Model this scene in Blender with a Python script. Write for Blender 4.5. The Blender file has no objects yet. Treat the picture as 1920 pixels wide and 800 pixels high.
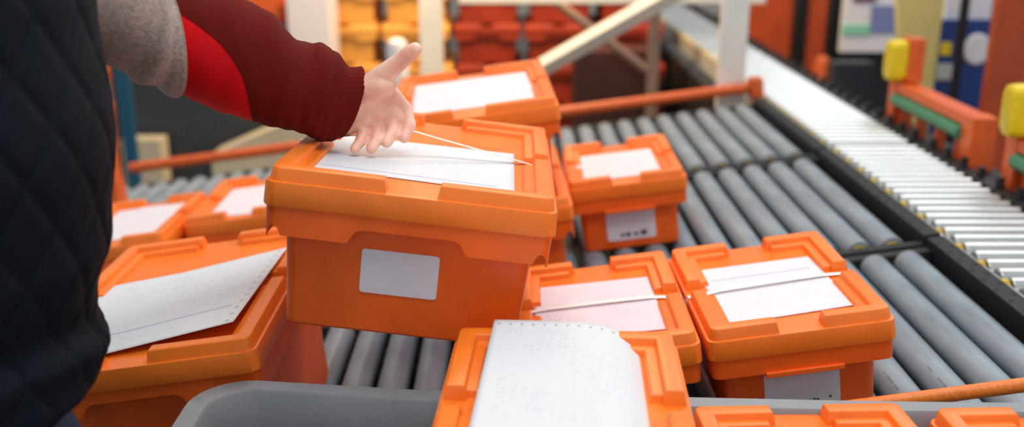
import bpy, math, random
from math import pi, sin, cos, radians, sqrt, atan2, hypot
from mathutils import Matrix, Vector

random.seed(4)
SC = bpy.context.scene
COL = SC.collection

# ------------------------------------------------------------------ camera
FPX, PITCH, YAW = 1922.1, radians(16.985), radians(0.24)
CAM = Vector((-0.12, 0.0, 1.647))
FWD = Vector((sin(YAW) * cos(PITCH), cos(YAW) * cos(PITCH), -sin(PITCH)))
RGT = Vector((cos(YAW), -sin(YAW), 0.0))
UPV = RGT.cross(FWD)
cd = bpy.data.cameras.new('camera')
cd.sensor_fit = 'HORIZONTAL'
cd.sensor_width = 36.0
cd.lens = 36.0 * FPX / 1920.0
cd.clip_start = 0.05
cd.dof.use_dof = True
cd.dof.focus_distance = 1.56
cd.dof.aperture_fstop = 2.0
cd.dof.aperture_blades = 0
cam = bpy.data.objects.new('camera', cd)
COL.objects.link(cam)
cam.matrix_world = Matrix.LocRotScale(CAM, Matrix((RGT, UPV, -FWD)).transposed(), None)
SC.camera = cam


def P(px, py, x=None, y=None, z=None):
    """the place a photo pixel shows on the plane x=, y= or z= (metres)"""
    d = RGT * ((px - 960) / FPX) - UPV * ((py - 400) / FPX) + FWD
    if y is not None:
        t = (y - CAM.y) / d.y
    elif z is not None:
        t = (z - CAM.z) / d.z
    else:
        t = (x - CAM.x) / d.x
    return CAM + d * t


# ------------------------------------------------------------------ light
SC.view_settings.view_transform = 'Standard'
SC.view_settings.look = 'None'
SC.view_settings.exposure = 0.0
SC.view_settings.gamma = 1.0
SC.view_settings.use_curve_mapping = False
wd = bpy.data.worlds.new('hall_light')
SC.world = wd
wd.use_nodes = True
wd.node_tree.nodes['Background'].inputs[0].default_value = (0.90, 0.96, 1.0, 1)
wd.node_tree.nodes['Background'].inputs[1].default_value = 0.58


def area(name, loc, target, size, power, color=(1, 1, 1), size_y=None):
    l = bpy.data.lights.new(name, 'AREA')
    l.energy = power
    l.color = color
    l.shape = 'RECTANGLE'
    l.size = size
    l.size_y = size_y or size
    o = bpy.data.objects.new(name, l)
    COL.objects.link(o)
    o.location = loc
    o.rotation_euler = (Vector(target) - Vector(loc)).to_track_quat('-Z', 'Y').to_euler()
    return o


area('ceiling_lamp_bank', (0.5, 3.4, 4.6), (0.1, 2.0, 0.8), 3.0, 34, (1.0, 0.98, 0.95))
area('ceiling_lamp_bank', (0.3, 0.5, 4.4), (0.1, 1.3, 0.8), 2.2, 62, (1.0, 0.98, 0.95), 1.2)
area('ceiling_lamp_bank', (3.2, 5.5, 4.8), (1.0, 4.0, 0.8), 3.0, 60, (0.97, 0.99, 1.0))
area('added_warm_glow', (-0.25, 5.3, 2.6), (-0.3, 6.3, 0.8), 0.7, 95, (1.0, 0.66, 0.28))  # added light with no known source, imitates lens glow on the stack
area('added_warm_rim', (-0.1, 3.4, 3.0), (-0.4, 1.6, 1.3), 0.8, 16, (1.0, 0.62, 0.3))  # added light with no known source, warm edge on hand and sleeve

# ------------------------------------------------------------------ materials
MATS = {}


def lin(c):
    return tuple(((v / 255.0) / 12.92 if v / 255.0 <= 0.04045 else ((v / 255.0 + 0.055) / 1.055) ** 2.4) for v in c)


def mat(name, rgb, rough=0.5, metal=0.0, vary=0.0, scale=20.0, bump=0.0, bscale=200.0, spec=0.5, stretch=None, emit=0.0, vary_rgb=None, sheen=0.0):
    """rgb in 0..255 display values"""
    if name in MATS:
        return MATS[name]
    m = bpy.data.materials.new(name)
    m.use_nodes = True
    nt = m.node_tree
    b = nt.nodes['Principled BSDF']
    c = lin(rgb)
    b.inputs['Base Color'].default_value = (*c, 1)
    b.inputs['Roughness'].default_value = rough
    b.inputs['Metallic'].default_value = metal
    b.inputs['Specular IOR Level'].default_value = spec
    if sheen:
        b.inputs['Sheen Weight'].default_value = sheen
    tc = nt.nodes.new('ShaderNodeTexCoord')
    mp = nt.nodes.new('ShaderNodeMapping')
    nt.links.new(tc.outputs['Object'], mp.inputs['Vector'])
    if stretch:
        mp.inputs['Scale'].default_value = stretch
    if vary > 0:
        n = nt.nodes.new('ShaderNodeTexNoise')
        n.inputs['Scale'].default_value = scale
        n.inputs['Detail'].default_value = 5
        nt.links.new(mp.outputs[0], n.inputs['Vector'])
        r = nt.nodes.new('ShaderNodeValToRGB')
        r.color_ramp.elements[0].position = 0.35
        r.color_ramp.elements[1].position = 0.68
        c2 = lin(vary_rgb) if vary_rgb else tuple(v * (1 - vary) for v in c)
        r.color_ramp.elements[0].color = (*c2, 1)
        r.color_ramp.elements[1].color = (*[min(1, v * (1 + vary * 0.4)) for v in c], 1)
        nt.links.new(n.outputs['Fac'], r.inputs[0])
        nt.links.new(r.outputs[0], b.inputs['Base Color'])
        rr = nt.nodes.new('ShaderNodeMapRange')
        rr.inputs['To Min'].default_value = max(0.02, rough - 0.08)
        rr.inputs['To Max'].default_value = min(1, rough + 0.08)
        nt.links.new(n.outputs['Fac'], rr.inputs[0])
        nt.links.new(rr.outputs[0], b.inputs['Roughness'])
    if bump > 0:
        n2 = nt.nodes.new('ShaderNodeTexNoise')
        n2.inputs['Scale'].default_value = bscale
        n2.inputs['Detail'].default_value = 4
        nt.links.new(mp.outputs[0], n2.inputs['Vector'])
        bp = nt.nodes.new('ShaderNodeBump')
        bp.inputs['Strength'].default_value = bump
        bp.inputs['Distance'].default_value = 0.002
        nt.links.new(n2.outputs['Fac'], bp.inputs['Height'])
        nt.links.new(bp.outputs[0], b.inputs['Normal'])
    if emit > 0:
        b.inputs['Emission Color'].default_value = (*c, 1)
        b.inputs['Emission Strength'].default_value = emit
    MATS[name] = m
    return m


ORANGE = mat('orange_plastic', (255, 128, 36), 0.36, vary=0.10, scale=14, bump=0.05, bscale=300)
ORANGE_BODY = mat('orange_plastic_body', (250, 104, 20), 0.42, vary=0.12, scale=12, bump=0.05, bscale=260)
LABEL = mat('label_white', (226, 224, 232), 0.45, vary=0.03, scale=30)
INK = mat('label_ink', (70, 68, 74), 0.6)
STRAP = mat('strap_white', (248, 248, 244), 0.3)
ROLLER = mat('roller_grey', (136, 150, 161), 0.33, vary=0.22, scale=9, stretch=(3, 0.8, 3), bump=0.04, bscale=120)
RAIL = mat('rail_dark', (44, 46, 48), 0.55, vary=0.12, scale=12, spec=0.25)
SLOT = mat('slot_black', (16, 16, 17), 0.7)
YELLOW_CAP = mat('bearing_yellow', (214, 176, 40), 0.45, vary=0.2, scale=60)
STEEL = mat('roller_steel', (214, 216, 214), 0.24, metal=0.9, vary=0.06, scale=15)
STEEL_SIDE = mat('side_plate_grey', (196, 200, 200), 0.4, metal=0.3)
GREY_TUB = mat('grey_tub_plastic', (140, 146, 152), 0.5, vary=0.10, scale=16, bump=0.12, bscale=180)
ORANGE_PAINT = mat('orange_paint', (226, 98, 36), 0.42, vary=0.12, scale=25)
BAR_ORANGE = mat('bar_orange', (236, 130, 40), 0.4, vary=0.25, scale=160, vary_rgb=(222, 112, 36), bump=0.2, bscale=400)
CREAM = mat('rack_cream', (232, 231, 224), 0.5, vary=0.06, scale=8)
GREEN = mat('guard_green', (52, 128, 96), 0.4)
YELLOW = mat('sensor_yellow', (236, 208, 16), 0.4, vary=0.12, scale=40)
BLACK = mat('black_plastic', (22, 23, 25), 0.5)
DARKGREY = mat('dark_grey_panel', (54, 58, 64), 0.6, vary=0.12, scale=5)
FLOOR = mat('floor_concrete', (120, 116, 112), 0.6, vary=0.14, scale=3)
WALLM = mat('wall_plaster', (196, 190, 182), 0.8, vary=0.05, scale=2)
BEIGE = mat('cardboard_beige', (206, 192, 164), 0.75, vary=0.06, scale=10)
BLUE = mat('blue_paint', (20, 58, 128), 0.4, vary=0.08, scale=12)
TEAL = mat('teal_post', (16, 84, 112), 0.5)
RUST = mat('rust_orange_panel', (186, 74, 30), 0.5, vary=0.14, scale=9)
PALE_YELLOW = mat('pale_yellow_board', (222, 206, 128), 0.6, vary=0.05, scale=6)
WHITEP = mat('white_board', (226, 224, 232), 0.5)
LILAC = mat('poster_lilac', (120, 130, 180), 0.5)
MINT = mat('poster_mint', (140, 208, 176), 0.5)
PLUM = mat('poster_plum', (120, 56, 92), 0.5)

SKIN = mat('skin', (252, 206, 184), 0.5, vary=0.14, scale=30, vary_rgb=(240, 178, 156), bump=0.15, bscale=220)
NAIL = mat('nail', (240, 196, 178), 0.3)
VEST = mat('vest_navy', (3, 17, 28), 0.7, vary=0.12, scale=25, bump=0.2, bscale=500, spec=0.2)
FLEECE = mat('fleece_grey', (172, 154, 146), 0.95, vary=0.28, scale=160, bump=0.9, bscale=420, spec=0.1, sheen=0.3)
RED = mat('sleeve_red', (214, 6, 18), 0.75, vary=0.1, scale=30, bump=0.15, bscale=600, spec=0.2)
MAROON = mat('sleeve_maroon', (100, 17, 9), 0.85, vary=0.12, scale=30, bump=0.3, bscale=500, spec=0.15)
JEANS = mat('jeans_blue', (34, 66, 104), 0.8, vary=0.2, scale=80, bump=0.3, bscale=500)
HAIR = mat('hair_brown', (58, 40, 30), 0.6, bump=0.6, bscale=120)
METAL = mat('zip_metal', (190, 192, 196), 0.3, metal=0.9)


def paper_mat(name, rgb, line=None, dots=None, text=0.5, strips=False):
    """white form paper: faint printed rows, one blue rule, punched sprocket holes along an edge (UV space)"""
    m = bpy.data.materials.new(name)
    m.use_nodes = True
    nt = m.node_tree
    b = nt.nodes['Principled BSDF']
    b.inputs['Roughness'].default_value = 0.65
    b.inputs['Specular IOR Level'].default_value = 0.25
    uv = nt.nodes.new('ShaderNodeTexCoord')
    sp = nt.nodes.new('ShaderNodeSeparateXYZ')
    nt.links.new(uv.outputs['UV'], sp.inputs[0])

    def math(op, a, bb=None, clamp=False):
        n = nt.nodes.new('ShaderNodeMath')
        n.operation = op
        n.use_clamp = clamp
        for i, v in enumerate((a, bb)):
            if v is None:
                continue
            if isinstance(v, (int, float)):
                n.inputs[i].default_value = v
            else:
                nt.links.new(v, n.inputs[i])
        return n.outputs[0]

    U, V = sp.outputs['X'], sp.outputs['Y']
    base = nt.nodes.new('ShaderNodeRGB')
    base.outputs[0].default_value = (*lin(rgb), 1)
    cur = base.outputs[0]

    def mix(fac, rgb2):
        nonlocal cur
        x = nt.nodes.new('ShaderNodeMix')
        x.data_type = 'RGBA'
        nt.links.new(fac, x.inputs[0])
        nt.links.new(cur, x.inputs[6])
        x.inputs[7].default_value = (*lin(rgb2), 1)
        cur = x.outputs[2]

    def inside(v, lo, hi):
        return math('MULTIPLY', math('GREATER_THAN', v, lo), math('LESS_THAN', v, hi))

    # faint printed rows broken into words by noise
    rows = math('LESS_THAN', math('FRACT', math('MULTIPLY', V, 26.0)), 0.45)
    no = nt.nodes.new('ShaderNodeTexNoise')
    no.inputs['Scale'].default_value = 1.0
    no.inputs['Detail'].default_value = 1.0
    cm = nt.nodes.new('ShaderNodeCombineXYZ')
    nt.links.new(math('MULTIPLY', U, 34.0), cm.inputs[0])
    nt.links.new(math('MULTIPLY', math('FLOOR', math('MULTIPLY', V, 26.0)), 7.3), cm.inputs[1])
    nt.links.new(cm.outputs[0], no.inputs['Vector'])
    words = math('GREATER_THAN', no.outputs['Fac'], 0.52)
    blk = nt.nodes.new('ShaderNodeTexNoise')
    blk.inputs['Scale'].default_value = 3.0
    nt.links.new(uv.outputs['UV'], blk.inputs['Vector'])
    zone = math('GREATER_THAN', blk.outputs['Fac'], 0.47)
    f = math('MULTIPLY', math('MULTIPLY', rows, words), math('MULTIPLY', zone, math('MULTIPLY', inside(U, 0.1, 0.9), inside(V, 0.1, 0.93))))
    mix(math('MULTIPLY', f, text * 0.6), (176, 182, 202))
    if line is not None:
        mix(math('MULTIPLY', math('MULTIPLY', inside(V, line - 0.008, line + 0.008), inside(U, 0.08, 0.92)), 0.7), (150, 160, 205))
    for axis in (dots or ''):
        a, c, e = {'T': (U, V, 0.955), 'B': (U, V, 0.045), 'L': (V, U, 0.04), 'R': (V, U, 0.96)}[axis]
        n = 13.0
        du = math('SUBTRACT', math('FRACT', math('MULTIPLY', a, n)), 0.5)
        dv = math('MULTIPLY', math('SUBTRACT', c, e), n)
        rr = math('ADD', math('MULTIPLY', du, du), math('MULTIPLY', dv, dv))
        mix(math('MULTIPLY', math('LESS_THAN', rr, 0.02), 0.6), (150, 140, 150))
    nt.links.new(cur, b.inputs['Base Color'])
    return m


# ------------------------------------------------------------------ mesh helpers
class MB:
    def __init__(self):
        self.v, self.f = [], []

    def loops(self, rings, cap0=True, cap1=True, closed=True):
        base = len(self.v)
        n = len(rings[0])
        for r in rings:
            self.v += [tuple(p) for p in r]
        for i in range(len(rings) - 1):
            for j in range(n if closed else n - 1):
                k = (j + 1) % n
                a = base + i * n
                self.f.append((a + j, a + k, a + n + k, a + n + j))
        if cap0:
            self.f.append(tuple(base + j for j in reversed(range(n))))
        if cap1:
            self.f.append(tuple(base + (len(rings) - 1) * n + j for j in range(n)))
        return self

    def box(self, x0, x1, y0, y1, z0, z1, M=None):
        r = [[(x0, y0, z), (x1, y0, z), (x1, y1, z), (x0, y1, z)] for z in (z0, z1)]
        if M is not None:
            r = [[tuple(M @ Vector(p)) for p in q] for q in r]
        return self.loops(r)

    def cyl(self, a, b, r0, r1=None, n=20, caps=True):
        a, b = Vector(a), Vector(b)
        r1 = r0 if r1 is None else r1
        q = (b - a).to_track_quat('Z', 'Y')
        R = []
        for c, r in ((a, r0), (b, r1)):
            R.append([tuple(c + q @ Vector((r * cos(2 * pi * i / n), r * sin(2 * pi * i / n), 0))) for i in range(n)])
        return self.loops(R, caps, caps)

    def capsule(self, a, b, ra, rb, n=16, m=6, squash=None):
        """tapered capsule; squash = (axis, factor) flattens across that world axis"""
        a, b = Vector(a), Vector(b)
        q = (b - a).to_track_quat('Z', 'Y') if (b - a).length > 1e-6 else Matrix.Identity(3).to_quaternion()
        rings = []
        for i in range(m + 1):
            t = -pi / 2 + (pi / 2) * i / m
            rings.append((a, ra * cos(t) + 1e-5, ra * sin(t)))
        for i in range(m + 1):
            t = (pi / 2) * i / m
            rings.append((b, rb * cos(t) + 1e-5, rb * sin(t)))
        R = []
        for c, r, h in rings:
            ring = []
            for i in range(n):
                o = q @ Vector((r * cos(2 * pi * i / n), r * sin(2 * pi * i / n), h))
                if squash:
                    ax = Vector(squash[0]).normalized()
                    o = o - ax * o.dot(ax) * (1 - squash[1])
                ring.append(tuple(c + o))
            R.append(ring)
        return self.loops(R)

    def ellip(self, c, rx, ry, rz, n=20, m=12, rot=None):
        c = Vector(c)
        R = []
        for i in range(m + 1):
            t = -pi / 2 + pi * i / m
            ring = []
            for j in range(n):
                o = Vector((rx * (cos(t) + 1e-4) * cos(2 * pi * j / n), ry * (cos(t) + 1e-4) * sin(2 * pi * j / n), rz * sin(t)))
                if rot is not None:
                    o = rot @ o
                ring.append(tuple(c + o))
            R.append(ring)
        return self.loops(R)

    def mesh(self, name, m, smooth=True, angle=35):
        me = bpy.data.meshes.new(name)
        me.from_pydata(self.v, [], self.f)
        me.update()
        for x in (m if isinstance(m, (list, tuple)) else [m]):
            me.materials.append(x)
        if smooth:
            me.shade_smooth()
            me.set_sharp_from_angle(angle=radians(angle))
        return me

    def build(self, name, m, parent=None, bevel=0.0, smooth=True, angle=35, seg=2):
        return link(name, self.mesh(name, m, smooth, angle), parent, bevel, seg)


def link(name, me, parent=None, bevel=0.0, seg=2):
    o = bpy.data.objects.new(name, me)
    COL.objects.link(o)
    if parent:
        o.parent = parent
    if bevel:
        b = o.modifiers.new('bevel', 'BEVEL')
        b.width = bevel
        b.segments = seg
        b.limit_method = 'ANGLE'
        b.angle_limit = radians(38)
        b.harden_normals = True
    return o


def tag(o, label, cat, group=None):
    o['label'] = label
    o['category'] = cat
    if group:
        o['group'] = group
    return o


def structure(o):
    o['kind'] = 'structure'
    return o


def empty(name, label, cat, M=None, group=None):
    o = bpy.data.objects.new(name, None)
    COL.objects.link(o)
    o.empty_display_size = 0.05
    if M is not None:
        o.matrix_world = M
    return tag(o, label, cat, group)


def rrect(w, d, r, z, n=6):
    """rounded rectangle loop, counter-clockwise"""
    r = min(r, w / 2 - 1e-4, d / 2 - 1e-4)
    pts = []
    for cx, cy, a0 in ((w / 2 - r, d / 2 - r, 0), (-w / 2 + r, d / 2 - r, 90), (-w / 2 + r, -d / 2 + r, 180), (w / 2 - r, -d / 2 + r, 270)):
        for i in range(n + 1):
            a = radians(a0 + 90 * i / n)
            pts.append((cx + r * cos(a), cy + r * sin(a), z))
    return pts


def offset_poly(pts, d):
    """offset a CCW 2-D polygon outward by d (mitred)"""
    n = len(pts)
    out = []
    for i in range(n):
        p0, p1, p2 = Vector(pts[i - 1]), Vector(pts[i]), Vector(pts[(i + 1) % n])
        e1, e2 = (p1 - p0).normalized(), (p2 - p1).normalized()
        n1, n2 = Vector((e1.y, -e1.x)), Vector((e2.y, -e2.x))
        k = n1 + n2
        k = k / max(0.25, k.dot(n1)) if k.length > 1e-6 else n1
        out.append(tuple(p1 + k * d))
    return out


def T(x, y, z):
    return Matrix.Translation((x, y, z))


def RZ(a):
    return Matrix.Rotation(a, 4, 'Z')


# the roller table slopes down to the left; its own frame
ALPHA = radians(7.6306)
CONV = T(0, 0, 0.75) @ Matrix.Rotation(-ALPHA, 4, 'Y')


# ------------------------------------------------------------------ setting
fl = MB().box(-9, 12, -3, 16, -0.1, 0).build('floor', FLOOR)
structure(fl)
wb = MB().box(-9, 12, 15.5, 15.7, 0, 4.0).build('wall_back', WALLM)
structure(wb)

# ------------------------------------------------------------------ roller conveyors
R_ROLL, PITCH_R = 0.0325, 0.0797
X0, X1 = -2.30, 0.888


def conveyor(label, y0, y1, phase, marks=False):
    root = empty('roller_conveyor', label, 'conveyor', CONV, 'dark roller conveyor sections')
    # cross rails front and back, side rails
    MB().box(X0, X1, y0, y0 + 0.028, -0.085, -0.012).build('cross_rail', RAIL, root, 0.003)
    MB().box(X0, X1, y1 - 0.028, y1, -0.085, -0.012).build('cross_rail', RAIL, root, 0.003)
    sr = MB().box(X1, X1 + 0.040, y0, y1, -0.10, 0.010)
    h = sr
    nf = len(sr.f)
    k = 0
    y = y0 + 0.04
    while y < y1 - 0.02:
        h.box(X1 + 0.007, X1 + 0.014, y, y + 0.012, 0.009, 0.0108)
        h.box(X1 + 0.025, X1 + 0.034, y + 0.03, y + 0.042, 0.009, 0.0108)
        y += 0.06
    me = sr.mesh('side_rail', [RAIL, SLOT])
    for f in me.polygons:
        f.material_index = 0 if f.index < nf else 1
    link('side_rail', me, root)
    MB().box(X0 - 0.06, X0, y0, y1, -0.10, 0.010).build('side_rail', RAIL, root, 0.004)
    MB().box(X0, X1, y0, y1, -0.16, -0.15).build('gap_darkener', BLACK, root)  # added black sheet, keeps the gaps between rollers dark
    for lx in (X0 + 0.1, X1 - 0.1):
        for ly in (y0 + 0.06, y1 - 0.06):
            zb = -(0.75 + lx * sin(ALPHA)) / cos(ALPHA)
            MB().box(lx - 0.025, lx + 0.025, ly - 0.025, ly + 0.025, zb + 0.01, -0.15).build('leg', RAIL, root)
    rm = MB().cyl((0, 0, 0), (0, y1 - y0 - 0.075, 0), R_ROLL, n=28)
    # small rounded shoulder
    me = rm.mesh('roller', ROLLER)
    bm = MB().cyl((0, -0.006, 0), (0, 0.0, 0), 0.022, n=20).cyl((0, -0.012, 0), (0, -0.006, 0), 0.012, n=12).mesh('bearing', YELLOW_CAP)
    n = int((X1 - X0 - 0.03) / PITCH_R)
    for i in range(n):
        x = X1 - 0.048 - phase - i * PITCH_R
        if x < X0 + 0.03:
            break
        r = link('roller', me, root, 0.003)
        r.location = (x, y0 + 0.0375, -R_ROLL)
        b = link('bearing', bm, r)
        if marks and i in (2, 3):
            mk = MB()
            a = radians(118)
            rnd = random.Random(i)
            for q in range(26):
                yy = 0.09 + q * 0.0052
                if rnd.random() < 0.25:
                    continue
                hgt = rnd.choice((0.05, 0.08, 0.11))
                c0, c1 = a - hgt / 2, a + hgt / 2
                rr = R_ROLL + 0.0003
                mk.loops([[(rr * cos(t) * s, yy + dy, rr * sin(t) * s) for t, s, dy in ((c0, 1, 0), (c1, 1, 0), (c1, 1, 0.002), (c0, 1, 0.002))],
                          [(rr * cos(t) * s, yy + dy, rr * sin(t) * s) for t, s, dy in ((c0, .985, 0), (c1, .985, 0), (c1, .985, 0.002), (c0, .985, 0.002))]])
            mk.build('printed_marks', INK, r)
    return root


conveyor('dark grey roller conveyor section nearest the grey tub, under the two strapped crates', 1.445, 2.315, 0.0135, True)
conveyor('dark grey middle roller conveyor section, under the small crate with the printed label', 2.335, 3.215, 0.015)
conveyor('dark grey far roller conveyor section ending at the cream post', 3.235, 4.12, 0.010)

# long steel roller line beyond the dark rail
ZS = 0.885
SX0, SX1 = 0.945, 1.215


def steel_line(label, y0, y1):
    root = empty('steel_roller_line', label, 'conveyor', T(0, 0, ZS), 'sections of the steel roller line')
    MB().box(SX0 - 0.02, SX0 - 0.008, y0, y1, -0.11, -0.012).build('side_plate', STEEL_SIDE, root, 0.002)
    o = MB().box(SX1 + 0.006, SX1 + 0.05, y0, y1, -0.11, 0.0).build('side_rail', BLACK, root, 0.002)
    sm_ = MB().cyl((SX1 + 0.028, 0, -0.005), (SX1 + 0.028, 0, 0.03), 0.012, n=10).mesh('stud', BLACK)
    n = int((y1 - y0) / 0.0585)
    me = MB().cyl((SX0, 0, 0), (SX1, 0, 0), 0.0235, n=20).mesh('steel_roller', STEEL)
    bm = MB().cyl((SX0 - 0.022, 0, 0), (SX0 - 0.006, 0, 0), 0.0165, n=14).mesh('bearing', YELLOW_CAP)
    for i in range(n):
        r = link('steel_roller', me, root, 0.003)
        r.location = (0, y0 + 0.03 + i * 0.0585, -0.0255)
        if i % 2 == 0:
            b = link('bearing', bm, r)
            b.location = (0, 0, 0.004)
            q = link('stud', sm_, o)
            q.location = (0, y0 + 0.03 + i * 0.0585, 0)
    for ly in (y0 + 0.2, y1 - 0.2):
        for lx in (SX0 + 0.02, SX1 + 0.01):
            MB().box(lx, lx + 0.035, ly, ly + 0.035, -ZS + 0.002, -0.06).build('leg', STEEL_SIDE, root)


steel_line('steel roller line section beside the pierced dark rail, nearest to the camera', 1.30, 3.30)
steel_line('steel roller line section beside the orange guard with a green tube', 3.32, 5.32)
steel_line('steel roller line section past the cream post', 5.34, 7.34)
steel_line('steel roller line section at the far end, by the rust cabinet', 7.36, 9.36)

# ------------------------------------------------------------------ orange crates
HL, HS, E_, HC = 0.0194, 0.0353, 0.0093, 0.034
CACHE = {}


def lid_mesh(w, d, gx, gy):
    m = MB()
    W2, D2 = w + 2 * E_, d + 2 * E_
    z0, z1 = -HL - HS, -HL
    m.loops([rrect(W2 - 0.002, D2 - 0.002, 0.018, z0), rrect(W2, D2, 0.018, z0 + 0.002), rrect(W2 - 0.002, D2 - 0.002, 0.018, z1 - 0.003),
             rrect(W2 - 0.0035, D2 - 0.0035, 0.017, z1 - 0.0008), rrect(W2 - 0.008, D2 - 0.008, 0.015, z1)])

    def ell(hw, hd, gx, gy, aw, r):
        p = [(gx, hd - aw), (hw - aw, hd - aw), (hw - aw, gy), (hw, gy)]
        for i in range(7):
            a = radians(90 * i / 6)
            p.append((hw - r + r * cos(a), hd - r + r * sin(a)))
        p.append((gx, hd))
        return p

    hw, hd = w / 2, d / 2
    base = ell(hw, hd, gx / 2, gy / 2, 0.023, 0.012)
    step = ell(hw - 0.006, hd - 0.006, gx / 2 + 0.007, gy / 2 + 0.007, 0.033, 0.008)
    for sx in (1, -1):
        for sy in (1, -1):
            for poly, zt, dr in ((base, 0.0, 0.004), (step, -HL + 0.0095, 0.003)):
                q = poly
                # shoelace orientation
                A = sum(q[i - 1][0] * q[i][1] - q[i][0] * q[i - 1][1] for i in range(len(q)))
                if A < 0:
                    q = list(reversed(q))
                lo, mid, top = offset_poly(q, dr), offset_poly(q, 0.0006), offset_poly(q, -0.0022)
                R = []
                for ring, z in ((lo, z1 - 0.004), (mid, zt - 0.0022), (offset_poly(q, -0.0006), zt - 0.0007), (top, zt)):
                    rr = [(sx * x, sy * y, z) for x, y in ring]
                    if sx * sy < 0:
                        rr.reverse()
                    R.append(rr)
                m.loops(R)
    return m.mesh('lid', ORANGE, True, 32)


def body_mesh(w, d, h, recess):
    m = MB()
    zc1 = -HL - HS + 0.001
    zc0 = -HL - HS - HC - (0.008 if recess else 0)
    cw, cdp = w + 2 * E_ - 0.008, d + 2 * E_ - 0.008
    # tapered tub
    wi, bi = 0.017, 0.026 if recess else 0.021
    zt = -HL - HS + 0.0
    zb = -h
    m.loops([rrect(w - 2 * bi - 0.012, d - 2 * bi - 0.012, 0.014, zb), rrect(w - 2 * bi - 0.002, d - 2 * bi - 0.002, 0.018, zb + 0.004),
             rrect(w - 2 * bi, d - 2 * bi, 0.018, zb + 0.010), rrect(w - 2 * wi, d - 2 * wi, 0.020, zt)], True, True)
    # hanging collar: a thin wall whose lower edge can rise in a hand recess
    N = []
    base = rrect(cw, cdp, 0.016, 0, 5)
    dense = []
    for i in range(len(base)):
        a, b = Vector(base[i]), Vector(base[(i + 1) % len(base)])
        k = max(1, int((b - a).length / (0.0015 if (b - a).length < 0.02 else 0.004)))
        for j in range(k):
            p = a.lerp(b, j / k)
            dense.append((p.x, p.y))

    def low(x, y):
        z = zc0
        if recess:
            if abs(y) > cdp / 2 - 0.002:
                u = 0.081 - abs(x)
                if u > 0:
                    z += 0.021 * min(1, sqrt(max(0, 1 - (1 - min(1, u / 0.02)) ** 2)))
            # arched cut beside every corner leaves a hanging fin
            gx = cw / 2 - abs(x)
            if abs(y) > cdp / 2 - 0.016 and gx < 0.022:
                t = (gx - 0.0125) / 0.0095
                if abs(t) < 1:
                    z += 0.015 * sqrt(1 - t * t)
                elif gx < 0.003:
                    z -= 0.004
            elif gx < 0.002:
                z -= 0.004 * max(0, 1 - (cdp / 2 - abs(y)) / 0.06)
        return z
    inner = offset_poly(dense, -0.003)
    outer_low = offset_poly(dense, -0.0015)
    R = [[(x, y, zc1) for x, y in inner], [(x, y, low(*dense[i])) for i, (x, y) in enumerate(inner)],
         [(x, y, low(*dense[i])) for i, (x, y) in enumerate(outer_low)], [(x, y, zc1) for x, y in dense]]
    m.loops(R, False, False)
    # stiffening web closing the collar to the tub under the rim
    m.loops([rrect(cw - 0.004, cdp - 0.004, 0.016, zc0 + (0.022 if recess else 0.004)), rrect(cw - 0.004, cdp - 0.004, 0.016, zc1)])
    return m.mesh('body', ORANGE_BODY, True, 30)


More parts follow.
